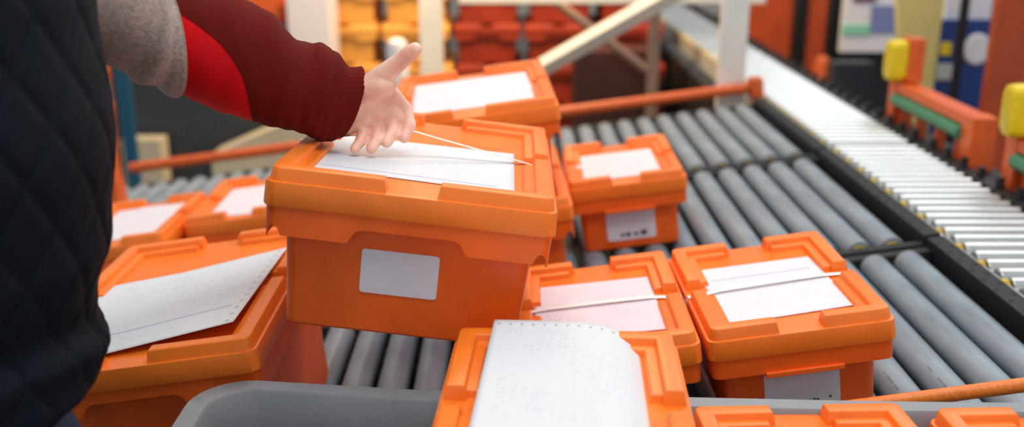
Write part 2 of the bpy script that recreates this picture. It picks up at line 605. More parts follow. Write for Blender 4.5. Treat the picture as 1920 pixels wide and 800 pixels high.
def crate(label, w, d, h, M, kind='small', label_kind=None, group=None, cat='crate', name='lidded_crate', material=None):
    """M places the middle of the lid's top; the Empty stands at the base"""
    root = empty(name, label, cat, M @ T(0, 0, -h), group)
    key = (w, d, h, kind)
    if key not in CACHE:
        CACHE[key] = (lid_mesh(w, d, 0.078, 0.05), body_mesh(w, d, h, kind == 'large'))
    lm, bm = CACHE[key]
    up = T(0, 0, h)
    a = link('body', bm, root)
    a.matrix_parent_inverse = Matrix.Identity(4)
    a.location = (0, 0, h)
    b = link('lid', lm, root)
    b.location = (0, 0, h)
    fy = -d / 2 + 0.0175
    tilt = (0.009 if kind == 'large' else 0.004) / (h - 0.055)

    def plate(name, x0, x1, z0, z1, mt, parent, th=0.0011, rr=0.005, dep=0.0):
        mbx = MB()
        cx, cz = (x0 + x1) / 2, (z0 + z1) / 2
        R = []
        for t in (0.0, th):
            ring = []
            for x, y, _ in rrect(x1 - x0, z1 - z0, rr, 0, 4):
                zz = cz + y
                # the tub's front leans in towards the base
                fyz = -d / 2 + (0.026 if kind == 'large' else 0.021) - ((0.009 if kind == 'large' else 0.004)) * (zz + h) / (h - HL - HS)
                ring.append((cx + x, fyz - t - dep - 0.0003, zz))
            R.append(ring)
        mbx.loops(R)
        o = mbx.build(name, mt, parent)
        return o
    if label_kind == 'plain_large':
        p = plate('label_plate', -0.064, 0.047, -0.174, -0.108, LABEL, root)
        p.location = (0, 0, h)
        p['label'] = 'blank white label with rounded corners'
    if label_kind in ('plain', 'printed'):
        p = plate('label_plate', -0.062, 0.064, -0.178, -0.099, LABEL, root, rr=0.004)
        p.location = (0, 0, h)
        rg = MB().box(-0.063, 0.066, -d / 2 - 0.0095, -d / 2 + 0.020, -0.0945, -0.0855).build('label_ridge', ORANGE_BODY, root, 0.0015)
        rg.location = (0, 0, h)
        rnd = random.Random(3)
        g = MB()
        fyz = -d / 2 + 0.0182
        if label_kind == 'printed':
            for x0, x1, z0, z1 in ((-0.045, -0.030, -0.126, -0.108), (-0.034, -0.020, -0.132, -0.119), (-0.012, -0.002, -0.128, -0.107), (0.002, 0.014, -0.130, -0.106),
                                   (0.020, 0.026, -0.126, -0.106), (0.042, 0.047, -0.130, -0.105),
                                   (-0.028, -0.018, -0.168, -0.160), (-0.014, -0.002, -0.169, -0.158), (0.006, 0.018, -0.168, -0.160), (0.024, 0.040, -0.169, -0.156)):
                g.box(x0, x1, fyz + 0.0005, fyz + 0.0020 - 0.0022, z0, z1)
        else:
            for x0, x1, z0, z1 in ((0.012, 0.015, -0.164, -0.156), (0.018, 0.022, -0.164, -0.155), (0.024, 0.028, -0.163, -0.156), (0.045, 0.049, -0.157, -0.153)):
                g.box(x0, x1, fyz + 0.0008, fyz - 0.0004, z0, z1)
        pr = g.build('label_print', INK, p)
    return root


WS, DS, HSM = 0.29, 0.405, 0.2023
WL, DL = 0.39, 0.59
GC = 'orange lidded crates'
POSE = {}
POSE['held'] = Matrix.LocRotScale(Vector((-0.2462, 1.6536, 1.2632)), None, None) @ RZ(-0.0192) @ Matrix.Rotation(0.1166, 4, 'Y') @ Matrix.Rotation(-0.0469, 4, 'X')
POSE['strapR'] = CONV @ T(0.3812, 1.7337, HSM) @ RZ(0.0069)
POSE['strapM'] = CONV @ T(0.0698, 1.7352, HSM) @ RZ(-0.0155)
POSE['small'] = CONV @ T(0.213, 2.7215, HSM) @ RZ(-0.0205)
POSE['tall'] = CONV @ T(-0.6699, 1.722, 0.3308) @ RZ(0.007)
POSE['top'] = CONV @ T(-0.155, 2.565, 0.474) @ RZ(0.0288)
POSE['under'] = CONV @ T(-0.150, 2.565, 0.237) @ RZ(0.024)
POSE['backL'] = CONV @ T(-1.155, 2.754, HSM) @ RZ(-0.007)
POSE['backR'] = CONV @ T(-0.838, 2.871, HSM) @ RZ(0.013)
POSE['front'] = T(-0.053, 1.1036, 1.0815) @ RZ(-0.0607)

crate('large orange crate lifted at an angle under the hand, blank white front label', WL, DL, 0.237, POSE['held'], 'large', 'plain_large', GC)
crate('small orange crate strapped round its middle, at the right beside bare rollers', WS, DS, HSM, POSE['strapR'], 'small', 'plain', GC)
crate('small orange crate strapped round its middle, wedged between the lifted crate and another strapped crate', WS, DS, HSM, POSE['strapM'], 'small', 'plain', GC)
crate('small orange crate standing alone on the middle rollers with a dark printed front label', WS, DS, HSM, POSE['small'], 'small', 'printed', GC)
crate('tall large orange crate beside the navy vest, lid under a lifting white sheet', WL, DL, 0.3308, POSE['tall'], 'large', None, GC)
crate('large orange crate on top of another, behind the hand', WL, DL, 0.237, POSE['top'], 'large', None, GC)
crate('large orange crate carrying another large crate, mostly hidden behind the lifted one', WL, DL, 0.237, POSE['under'], 'large', None, GC)
crate('small orange crate next to the navy vest, left of its neighbour on the rollers', WS, DS, HSM, POSE['backL'], 'small', None, GC)
crate('small orange crate half hidden behind the corner of the lifted crate', WS, DS, HSM, POSE['backR'], 'small', None, GC)
crate('small orange crate in the grey tub, nearly covered by a curling perforated sheet', WS, DS, HSM, POSE['front'], 'small', None, GC)
# what carries the front crate inside its tub
crate('small orange crate low in the grey tub beneath the sheet-covered one', WS, DS, HSM, T(-0.05, 1.108, 1.0815 - HSM) @ RZ(-0.05), 'small', None, GC)
crate('orange crate in the long grey tub, next to the sheet-covered crate', WS, DS, 0.288, T(0.293, 1.100, 0.968) @ RZ(0.035), 'deep', None, GC)
crate('orange crate in the long grey tub, cut by the bottom right photo corner', WS, DS, 0.288, T(0.630, 1.093, 0.968) @ RZ(0.03), 'deep', None, GC)


# ------------------------------------------------------------------ grey tubs and the trolley they stand on
def tub(label, w, d, h, r, M):
    root = empty('grey_tub', label, 'tub', M, 'grey plastic tubs')
    L = [(w - 0.10, d - 0.10, 0, r * .7), (w - 0.07, d - 0.07, 0.004, r * .8), (w - 0.046, d - 0.046, h - 0.05, r * .9), (w - 0.046, d - 0.046, h - 0.036, r * .9),
         (w - 0.004, d - 0.004, h - 0.034, r), (w, d, h - 0.030, r), (w, d, h - 0.004, r), (w - 0.005, d - 0.005, h, r), (w - 0.064, d - 0.064, h + 0.001, r - .018),
         (w - 0.070, d - 0.070, h - 0.003, r - .020), (w - 0.078, d - 0.078, h - 0.05, r - .022), (w - 0.10, d - 0.10, 0.018, r * .6), (w - 0.115, d - 0.115, 0.012, r * .55)]
    rings = [rrect(a, b, c, z, 10) for a, b, z, c in L]
    # the long far wall bows out towards its left end
    XB = ((-0.80, 0.068), (-0.50, 0.056), (-0.225, 0.020), (0.15, -0.002), (0.411, -0.015), (0.625, -0.021), (1.3, -0.03))

    def bow(x):
        for (x0, b0), (x1, b1) in zip(XB, XB[1:]):
            if x0 <= x <= x1:
                t = (x - x0) / (x1 - x0)
                return b0 + (b1 - b0) * t
        return XB[-1][1]
    dense = []
    for ring in rings:
        out = []
        for i, p in enumerate(ring):
            q = ring[(i + 1) % len(ring)]
            k = 24 if i % 11 == 10 else 1
            for j in range(k):
                t = j / k
                out.append([p[0] + (q[0] - p[0]) * t, p[1] + (q[1] - p[1]) * t, p[2]])
        dense.append(out)
    nn = max(len(r) for r in dense)
    for ring in dense:
        for p in ring:
            if p[1] > 0:
                p[1] += bow(p[0] + 0.275) * min(1, p[1] / 0.1)
    if min(len(r) for r in dense) != nn:
        raise RuntimeError('tub rings differ')
    MB().loops(dense).build('shell', GREY_TUB, root, 0, True, 50)
    return root


RIM = 0.955
tub('long grey plastic tub with an empty left end, along the bottom of the photo', 1.72, 0.55, RIM - 0.665, 0.085, T(0.275, 1.078, 0.665))
tr = empty('trolley', 'steel trolley under the long grey tub', 'trolley', T(0.22, 1.08, 0))
MB().box(-0.80, 0.95, -0.27, 0.31, 0.63, 0.662).build('deck', STEEL_SIDE, tr, 0.004)
for sx in (-1, 1):
    for sy in (-1, 1):
        lg = MB().box(sx * 0.78 - 0.02, sx * 0.78 + 0.02, sy * 0.27 - 0.02, sy * 0.27 + 0.02, 0.10, 0.63).build('leg', RAIL, tr)
        MB().cyl((sx * 0.78 - 0.015, sy * 0.27, 0.05), (sx * 0.78 + 0.015, sy * 0.27, 0.05), 0.05, n=20).build('caster', BLACK, lg)


# ------------------------------------------------------------------ papers
def sheet(label, corners, M, m, z=-0.0180, hfun=None, n=28, group='paper forms on the crates', edge=None):
    """corners: back-left, back-right, front-right, front-left in the lid's plane"""
    bl, br, fr, fl_ = [Vector(c) for c in corners]
    vs, fs, uvs = [], [], []
    for j in range(n + 1):
        for i in range(n + 1):
            u, v = i / n, j / n
            p = (fl_.lerp(fr, u)).lerp(bl.lerp(br, u), v)
            zz = z + (hfun(u, v) if hfun else 0)
            vs.append((p.x, p.y, zz))
            uvs.append((u, v))
    for j in range(n):
        for i in range(n):
            a = j * (n + 1) + i
            fs.append((a, a + 1, a + n + 2, a + n + 1))
    me = bpy.data.meshes.new('paper_form')
    me.from_pydata(vs, [], fs)
    lay = me.uv_layers.new(name='UVMap')
    for lp in me.loops:
        lay.data[lp.index].uv = uvs[lp.vertex_index]
    me.materials.append(m)
    me.shade_smooth()
    o = bpy.data.objects.new('paper_form', me)
    COL.objects.link(o)
    o.matrix_world = M
    s = o.modifiers.new('thickness', 'SOLIDIFY')
    s.thickness = 0.0004
    tag(o, label, 'paper', group)
    return o


PM1 = paper_mat('paper_white_form', (220, 222, 227), line=0.10, dots='L', text=0.35)
PM2 = paper_mat('paper_perforated', (218, 222, 227), dots='T', text=0.4)
PM3 = paper_mat('paper_pink_form', (234, 222, 231), text=0.7)
PM4 = paper_mat('paper_ruled_form', (232, 227, 236), line=0.76, text=0.25)
PM5 = paper_mat('paper_grey_form', (218, 223, 228), line=0.24, dots='R', text=0.45)
PM6 = paper_mat('paper_plain', (234, 226, 233), text=0.3)

sheet('white form under the fingers on the lifted crate', [(-0.184, 0.075), (0.139, 0.086), (0.142, -0.215), (-0.181, -0.195)], POSE['held'], PM1)
sheet('white perforated form curling off the crate lid in the grey tub', [(-0.098, 0.200), (0.104, 0.200), (0.104, -0.100), (-0.106, -0.100)], POSE['front'], PM2,
      z=0.003, hfun=lambda u, v: 0.010 * (1 - max(0, u - 0.55) / 0.45) ** 1.0 * v - 0.026 * max(0, (u - 0.70) / 0.3) ** 2)
sheet('pinkish form under the strap on the crate beside the lifted one', [(-0.121, 0.124), (0.102, 0.111), (0.108, -0.140), (-0.115, -0.130)], POSE['strapM'], PM3,
      hfun=lambda u, v: 0.001 * u)
sheet('lilac white form with one blue rule under the strap on the right crate', [(-0.113, 0.113), (0.102, 0.113), (0.110, -0.139), (-0.111, -0.150)], POSE['strapR'], PM4,
      hfun=lambda u, v: 0.0015 * u * u * (1 - v))
sheet('white form on the small crate with the printed label', [(-0.125, 0.120), (0.095, 0.114), (0.097, -0.150), (-0.122, -0.150)], POSE['small'], PM6)
sheet('broad white form on the uppermost crate behind the hand', [(-0.157, 0.235), (0.150, 0.215), (0.160, -0.200), (-0.140, -0.200)], POSE['top'], PM6)
sheet('large grey white form lifting at its corners beside the navy vest', [(-0.160, 0.085), (0.165, 0.150), (0.158, -0.235), (-0.200, -0.268)], POSE['tall'], PM5,
      hfun=lambda u, v: 0.004 + 0.020 * max(0, u - 0.4) / 0.6 * (1 - 0.45 * v))
sheet('white form on the crate next to the navy vest', [(-0.118, 0.170), (0.105, 0.170), (0.108, -0.150), (-0.120, -0.150)], POSE['backL'], PM6)
sheet('white form on the crate behind the corner of the lifted one', [(-0.100, 0.130), (0.115, 0.130), (0.115, -0.190), (-0.100, -0.165)], POSE['backR'], PM6)


# ------------------------------------------------------------------ straps
def strap(label, pts, M, w=0.0125, th=0.0008, group='white packing straps', name='packing_strap'):
    """flat band along points in M's frame; the band's width lies across the run"""
    pts = [Vector(p) for p in pts]
    R = []
    for i, p in enumerate(pts):
        t = (pts[min(i + 1, len(pts) - 1)] - pts[max(i - 1, 0)]).normalized()
        side = t.cross(Vector((0, 0, 1)))
        if side.length < 0.3:
            side = Vector((0, 1, 0))
        side.normalize()
        nn = side.cross(t).normalized()
        R.append([tuple(p + side * w / 2), tuple(p + side * w / 2 + nn * th), tuple(p - side * w / 2 + nn * th), tuple(p - side * w / 2)])
    o = MB().loops(R).build(name, STRAP, None)
    o.matrix_world = M
    return tag(o, label, 'strap', group)


def around(hw, yl, yr, zt):
    zz = -HL + 0.001
    return [(-hw + 0.012, yl, -0.172), (-hw - 0.012 + 0.012 - 0.0055, yl, -HL - HS - HC - 0.002), (-hw - E_ - 0.0012, yl, -HL - HS), (-hw - E_ - 0.001, yl, -HL - 0.004), (-hw - E_ + 0.004, yl, zz), (-hw + 0.02, yl, zz + 0.001), (-0.09, yl * .8 + yr * .2, zt),
            (0.0, (yl + yr) / 2, zt + 0.001), (0.09, yl * .2 + yr * .8, zt), (hw - 0.02, yr, zz + 0.001), (hw + E_ - 0.004, yr, zz), (hw + E_ + 0.001, yr, -HL - 0.004), (hw + E_ + 0.0012, yr, -HL - HS), (hw - 0.0055 + 0.012 - 0.012, yr, -HL - HS - HC - 0.002), (hw - 0.012, yr, -0.172)]


strap('white strap across the ruled form on the right crate', around(0.145, -0.012, 0.006, -0.0140), POSE['strapR'])
strap('white strap across the pinkish form on the crate beside the lifted one', around(0.145, 0.004, 0.000, -0.0140), POSE['strapM'])
inv = POSE['held'].inverted()


def hp(px, py, y):
    return inv @ P(px, py, y=y)


strap('white strap held in the curled fingers above the lifted crate', [hp(560, 262, 1.62), hp(632, 257, 1.60), hp(700, 250, 1.59), hp(772, 245, 1.60), hp(830, 262, 1.625), hp(905, 283, 1.64), hp(965, 300, 1.655), hp(1003, 311, 1.67)], POSE['held'], w=0.013)

# ------------------------------------------------------------------ conveyor stop bars
o = MB().cyl((0.20, 1.43, 0.088), (1.05, 1.43, 0.095), 0.0115, n=20).build('stop_bar', BAR_ORANGE)
o.matrix_world = CONV
tag(o, 'speckled orange bar across the near rollers at the right edge', 'bar')
fb = empty('end_barrier', 'orange bar along the far end of the dark rollers, with a post at its left', 'barrier', CONV)
MB().cyl((-1.72, 4.20, 0.045), (0.93, 4.22, 0.035), 0.022, n=18).build('bar', ORANGE_PAINT, fb)
MB().box(-1.625, -1.545, 3.60, 3.69, -0.02, 0.235).build('post', ORANGE_PAINT, fb, 0.01)
MB().box(0.895, 0.945, 4.17, 4.25, -0.02, 0.075).build('end_block', ORANGE_PAINT, fb, 0.006)


# ------------------------------------------------------------------ guards and sensors along the steel line
def guard(label, y0, y1, tubes=4):
    root = empty('conveyor_guard', label, 'guard', T(1.285, 0, ZS), 'orange guards with green tubes')
    MB().box(-0.005, 0.065, y0, y1, 0.100, 0.135).build('beam', ORANGE_PAINT, root, 0.004)
    MB().box(-0.008, 0.068, y0 - 0.006, y0 + 0.075, -0.03, 0.1375).build('end_post', ORANGE_PAINT, root, 0.004)
    MB().box(-0.008, 0.068, y1 - 0.06, y1 + 0.006, -0.03, 0.1375).build('end_post', ORANGE_PAINT, root, 0.004)
    MB().cyl((-0.004, y0 + 0.07, 0.075), (-0.004, y1 - 0.06, 0.075), 0.022, n=18).build('green_tube', GREEN, root)
    for k in range(tubes):
        y = y0 + 0.12 + (y1 - y0 - 0.22) * k / (tubes - 1)
        MB().box(0.012, 0.040, y, y + 0.034, -0.03, 0.100).build('leg', ORANGE_PAINT, root, 0.003)
    MB().box(-0.01, 0.10, y0 - 0.1, y1 + 0.1, -ZS, -0.0301).build('foot_rail', BLACK, root)
    return root


guard('orange guard with green tube in front of the pale yellow board', 3.02, 3.72)
guard('orange guard with green tube cut by the right photo edge', 2.10, 2.80)


def sensor(label, y, s=1.0):
    root = empty('sensor_unit', label, 'sensor', T(1.285, y, ZS + 0.1385), 'yellow sensors on orange blocks')
    MB().box(0.018, 0.075, -0.03, 0.05, 0, 0.155 * s).build('block', ORANGE_PAINT, root, 0.004)
    R = []
    for x, k in ((-0.046, 0.80), (-0.040, 0.95), (-0.015, 1.0), (0.010, 1.0), (0.0175, 0.9)):
        R.append([(x, yy * k + 0.01, zz * k + 0.075 * s) for yy, zz, _ in rrect(0.075, 0.145 * s, 0.025, 0)])
    MB().loops(R).build('housing', YELLOW, root, 0.004)
    return root


sensor('yellow sensor on an orange block at the far orange guard', 3.66)
sensor('yellow sensor on an orange block at the near orange guard, by the right edge', 2.74)


# ------------------------------------------------------------------ background (each thing at its own distance, with depth, on the floor)
def bgbox(name, label, cat, x0, y0, x1, y1, Y, depth, m, group=None, floor=False, lean=0.0):
    row = max(y0, 40)
    a, b = P(x0, row, y=Y), P(x1, row, y=Y)
    zt, zl = P(x0, y0, y=Y).z, P(x1, y1, y=Y).z
    zb = 0.0 if floor else zl
    w = (b.x - a.x)
    root_z = zb
    o = MB().box(-w / 2, w / 2, 0, depth, 0, zt - zb).build(name, m, None, 0.006)
    o.location = ((a.x + b.x) / 2, Y, zb)
    if label:
        tag(o, label, cat, group)
    return o


# cream rack: uprights, brace and beam
rk = empty('storage_rack', 'cream steel storage rack with a diagonal brace behind the crates', 'rack', T(0, 0, 0))


def upright(px, Y, w=0.055, d=0.05, top=2.4):
    a = P(px, 60, y=Y)
    return MB().box(a.x - w, a.x + w, Y, Y + d, 0, top).build('upright', CREAM, rk, 0.004)


upright(1378, 4.26)
upright(808, 5.55, 0.062)
a, b = P(1000, 136, y=5.0), P(1275, -20, y=4.6)
q = MB()
dv = (b - a).normalized()
a2, b2 = a - dv * 0.55, b + dv * 0.5
q.cyl(a2, b2, 0.047, n=4)
q.build('brace', CREAM, rk, 0.004)
a, b = P(860, 3, y=5.5), P(1330, 3, y=5.5)
MB().box(a.x, b.x + 0.3, 5.5, 5.56, a.z - 0.012, a.z + 0.10).build('beam', CREAM, rk, 0.004)
a = P(1225, 130, y=5.6)
CREAM_SHADED = mat('rack_cream_shaded', (150, 122, 110), 0.6, vary=0.08, scale=8)  # rack cream with the shade on far post and brace mixed in
MB().box(a.x - 0.03, a.x + 0.03, 5.6, 5.65, 0, 1.3).build('post', CREAM_SHADED, rk, 0.003)
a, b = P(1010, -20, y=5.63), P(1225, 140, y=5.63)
MB().cyl(a, b, 0.026, n=4).build('brace', CREAM_SHADED, rk, 0.003)

# stacked orange crates behind the rack
bl_, bb_ = CACHE[(WL, DL, 0.237, 'large')]
STK = []
words = ['leftmost', 'second', 'third', 'fourth', 'fifth', 'sixth', 'seventh', 'rightmost']
GLOW_TINT = mat('crate_glow_tint', (240, 176, 84), 0.5, vary=0.1, scale=8)  # warm glow put into the colour of the middle orange columns
SHADE_TINT = mat('crate_shade_tint', (150, 44, 18), 0.6, vary=0.15, scale=8)  # shadow put into the colour of the right-hand orange columns
for ci in range(8):
    x = -2.36 + ci * 0.425
    for r in range(5):
        tone = 'shade-darkened' if ci > 4 else ('glow-tinted' if ci in (3, 4) else 'orange')
        root = empty('stacked_crate', '%s %s crate up in the %s column of the blurred stack behind the rack' % (['lowest', 'second', 'third', 'fourth', 'fifth'][r], tone, words[ci]),
                     'crate', T(x + 0.008 * ((r * 7 + ci * 3) % 3 - 1), 6.40 + 0.01 * ((r + ci) % 3), 0.237 * r), 'stacked crates behind the rack')
        for nm, me in (('body', bb_), ('lid', bl_)):
            a = link(nm, me, root)
            a.location = (0, 0, 0.237)
            if ci > 2:
                a.material_slots[0].link = 'OBJECT'
                a.material_slots[0].material = SHADE_TINT if ci > 4 else GLOW_TINT

bgbox('shadow_block', 'dark brown block in place of the shadow under the cream brace', 'cabinet', 1078, 96, 1232, 240, 5.72, 0.3, mat('shadow_brown', (70, 34, 30), 0.6, vary=0.1, scale=6), None, True)  # added block, its dark brown stands for shadow among the crates
o = MB().box(0.86, 0.90, 4.24, 8.6, 0, 0.762).build('shade_sheet', BLACK, None, 0.004)  # added black sheet where there is only shade beneath the line
tag(o, 'black sheet in place of the shade below the far steel rollers', 'panel')
bgbox('carton', 'white carton beside the maroon sleeve, before the crate stack', 'carton', 538, -20, 618, 70, 5.7, 0.3, WHITEP, None, True)
a = P(744, 72, y=5.2)
o = MB().loops([[(r * cos(t * pi / 8), r * sin(t * pi / 8), z) for t in range(16)] for r, z in ((0.055, 0), (0.055, a.z - 0.05), (0.045, a.z - 0.015), (0.02, a.z))]).build('bollard', WHITEP)
o.location = (a.x, 5.2, 0)
tag(o, 'white round topped bollard seen above the thumb', 'bollard')

# left: dark machine and beige boxes seen below the arm
bgbox('dark_machine', 'dark grey machine casing seen below the raised arm', 'machine', 196, 50, 530, 330, 5.65, 0.15, DARKGREY, None, True)
bgbox('blue_post', 'dark blue post beside the navy vest', 'post', 206, 60, 232, 340, 5.2, 0.03, TEAL, None, True)
bgbox('cardboard_box', 'beige cardboard box left of its neighbour under the arm', 'box', 226, 262, 300, 330, 5.48, 0.13, BEIGE, None, True)
a, b = P(395, 290, y=5.4), P(562, 228, y=5.4)
o = MB().loops([[(0, y, 0), (0.62, y, 0), (0.62, y, b.z), (0.42, y, b.z), (0, y, a.z)] for y in (0.2, 0)]).build('cardboard_wedge', BEIGE, None, 0.006)
o.location = (a.x, 5.4, 0)
tag(o, 'beige sloping cardboard tray end under the red sleeve', 'tray')
bgbox('orange_bin', 'bright orange bin above the maroon sleeve', 'bin', 430, -40, 528, 30, 5.84, 0.2, ORANGE_PAINT, None, True)

# right background
bgbox('rust_cabinet', 'rust orange cabinet right of the cream post', 'cabinet', 1408, -60, 1492, 110, 6.8, 0.5, RUST, 'cabinets at the far right', True)
bgbox('rust_cabinet', 'rust orange cabinet between two black posts', 'cabinet', 1515, -60, 1560, 88, 6.9, 0.5, RUST, 'cabinets at the far right', True)
bgbox('black_post', 'black post left of the lilac board', 'post', 1558, -60, 1582, 130, 6.3, 0.1, BLACK, 'black posts', True)
bgbox('black_post', 'black post between the two rust cabinets', 'post', 1492, -60, 1514, 110, 6.5, 0.1, BLACK, 'black posts', True)
nb = empty('notice_board', 'white notice board with lilac and mint panels behind the far sensor', 'board', T(0, 0, 0))


def bpart(name, x0, y0, x1, y1, Y, dep, m, par):
    row = max(y0, 40)
    a, b = P(x0, row, y=Y), P(x1, row, y=Y)
    return MB().box(a.x, b.x, Y, Y + dep, P(x1, y1, y=Y).z, P(x0, y0, y=Y).z).build(name, m, par, 0.003)


bpart('board', 1580, -40, 1690, 98, 6.0, 0.04, WHITEP, nb)
bpart('lilac_panel', 1632, 10, 1684, 62, 5.99, 0.012, LILAC, nb)
bpart('mint_panel', 1580, 46, 1632, 66, 5.99, 0.012, MINT, nb)
bpart('plum_panel', 1596, -30, 1640, 4, 5.99, 0.012, PLUM, nb)
a, b = P(1580, 98, y=6.04), P(1690, 98, y=6.04)
MB().box(a.x, b.x, 6.05, 6.10, 0, a.z + 0.3).build('stand', BLACK, nb, 0.003)
a, b, c, d_ = P(1680, -40, y=4.62), P(1776, -40, y=4.62), P(1750, 170, y=4.62), P(1690, 170, y=4.62)
o = MB().loops([[(d_.x, y, 0), (c.x - 0.02, y, 0), (c.x, y, c.z), (b.x, y, b.z), (a.x, y, a.z), (d_.x, y, d_.z)] for y in (4.66, 4.62)]).build('yellow_board', PALE_YELLOW, None, 0.004)
tag(o, 'pale yellow board standing behind the orange guard', 'board')
bm_ = empty('blue_machine', 'dark blue machine with a white dial behind the yellow board', 'machine', T(0, 0, 0))
bpart('casing', 1758, 38, 1862, 330, 4.75, 0.5, BLUE, bm_)
a, b = P(1758, 40, y=4.75), P(1862, 40, y=4.75)
MB().box(a.x, b.x, 4.76, 5.2, 0, P(1758, 330, y=4.75).z).build('plinth', BLACK, bm_)
c = P(1832, 92, y=4.74)
r_ = 0.062
MB().loops([[(c.x + r_ * k * cos(t * pi / 12), y, c.z + r_ * k * 1.15 * sin(t * pi / 12)) for t in range(24)] for y, k in ((4.75, 1.0), (4.735, 1.0), (4.73, 0.9))]).build('dial', WHITEP, bm_)
bpart('yellow_tag', 1767, 80, 1786, 104, 4.735, 0.015, YELLOW, bm_)
bpart('grey_tag', 1760, 120, 1790, 150, 4.735, 0.015, STEEL_SIDE, bm_)
bpart('top_panel', 1770, -50, 1856, 38, 4.8, 0.3, WHITEP, bm_)
bgbox('black_post', 'black post in front of the dark blue machine', 'post', 1799, -60, 1816, 330, 4.5, 0.02, BLACK, 'black posts', True)
bgbox('orange_cabinet', 'tall brownish orange cabinet at the right photo edge', 'cabinet', 1868, -60, 2010, 330, 4.0, 0.05, RUST, None, True)
bgbox('low_console', 'low dark console between the black post and far sensor', 'console', 1566, 118, 1640, 260, 5.4, 0.12, DARKGREY, None, True)
a = P(1543, 104, y=5.6)
o = MB().loops([[(r * cos(t * pi / 8), r * sin(t * pi / 8), z) for t in range(16)] for r, z in ((0.05, 0), (0.05, a.z - 0.05), (0.03, a.z - 0.01), (0.01, a.z))]).build('orange_bollard', ORANGE_PAINT)
o.location = (a.x, 5.6, 0)
tag(o, 'small orange bollard below the second rust cabinet', 'bollard')

# ------------------------------------------------------------------ the worker
per = empty('person', 'person in a quilted navy vest reaching over the lifted crate, hand curled on the strap', 'person', T(-0.80, 1.10, 0))
IP = T(0.80, -1.10, 0)


def pl(v):
    """world -> person frame"""
    return Vector(v) + Vector((0.80, -1.10, 0))


def pp(px, py, y):
    return pl(P(px, py, y=y))


B = MB()
# trunk
B.ellip(pl((-0.80, 1.10, 0.97)), 0.13, 0.17, 0.14)
B.capsule(pl((-0.79, 1.10, 1.02)), pl((-0.775, 1.10, 1.30)), 0.13, 0.14, squash=((1, 0, 0), 0.85))
B.ellip(pl((-0.77, 1.10, 1.33)), 0.125, 0.175, 0.17)
B.capsule(pl((-0.765, 0.94, 1.48)), pl((-0.758, 1.26, 1.505)), 0.060, 0.060)
B.capsule(pl((-0.755, 1.10, 1.48)), pl((-0.725, 1.10, 1.62)), 0.062, 0.055)
# head with face
hc = pl((-0.70, 1.10, 1.715))
B.ellip(hc, 0.095, 0.076, 0.112)
B.ellip(hc + Vector((0.040, 0, -0.060)), 0.055, 0.052, 0.055)
B.capsule(hc + Vector((0.090, 0, 0.012)), hc + Vector((0.112, 0, -0.022)), 0.010, 0.014)
B.ellip(hc + Vector((0.088, 0, -0.055)), 0.012, 0.024, 0.007)
B.ellip(hc + Vector((0.086, 0, -0.068)), 0.012, 0.022, 0.007)
for s in (1, -1):
    B.ellip(hc + Vector((-0.005, s * 0.078, -0.01)), 0.018, 0.009, 0.030)
    B.ellip(hc + Vector((0.080, s * 0.030, 0.020)), 0.012, 0.020, 0.008)
# legs
for s in (1, -1):
    hip, knee, ank = pl((-0.80, 1.10 + s * 0.09, 0.92)), pl((-0.79, 1.10 + s * 0.10, 0.50)), pl((-0.83, 1.10 + s * 0.11, 0.09))
    B.capsule(hip, knee, 0.082, 0.056)
    B.capsule(knee, ank, 0.055, 0.038)
    B.capsule(ank + Vector((-0.03, 0, -0.05)), ank + Vector((0.15, 0, -0.058)), 0.034, 0.028)
# right arm, bent at the side (outside the picture)
sh, el, wr = pl((-0.78, 0.905, 1.45)), pl((-0.84, 0.84, 1.17)), pl((-0.66, 0.82, 1.08))
B.capsule(sh, el, 0.055, 0.042)
B.capsule(el, wr, 0.042, 0.029)
pd = (wr - el).normalized()
pm = wr + pd * 0.055
B.capsule(wr, pm + pd * 0.03, 0.027, 0.034, squash=((0, 1, 0), 0.6))
for k, (dz, ln) in enumerate(((0.028, 0.078), (0.010, 0.085), (-0.009, 0.080), (-0.027, 0.062))):
    a = pm + pd * 0.035 + Vector((0, 0, dz))
    b = a + pd * ln * 0.5 + Vector((0, 0.004, -0.006))
    c = b + pd * ln * 0.4 + Vector((0, 0.018, -0.012))
    B.capsule(a, b, 0.0095, 0.0085, 10, 4)
    B.capsule(b, c, 0.0085, 0.0072, 10, 4)
a = wr + pd * 0.02 + Vector((0, 0.01, 0.02))
B.capsule(a, a + pd * 0.04 + Vector((0, 0.02, 0.025)), 0.014, 0.011, 10, 4)
B.capsule(a + pd * 0.04 + Vector((0, 0.02, 0.025)), a + pd * 0.07 + Vector((0, 0.022, 0.028)), 0.011, 0.008, 10, 4)
# left arm to the crate
shl = pl((-0.760, 1.30, 1.515))
ell_ = pp(405, 85, 1.50)
wrl = pp(652, 192, 1.60)
B.capsule(shl, ell_, 0.050, 0.044)
B.capsule(ell_, wrl, 0.044, 0.032)
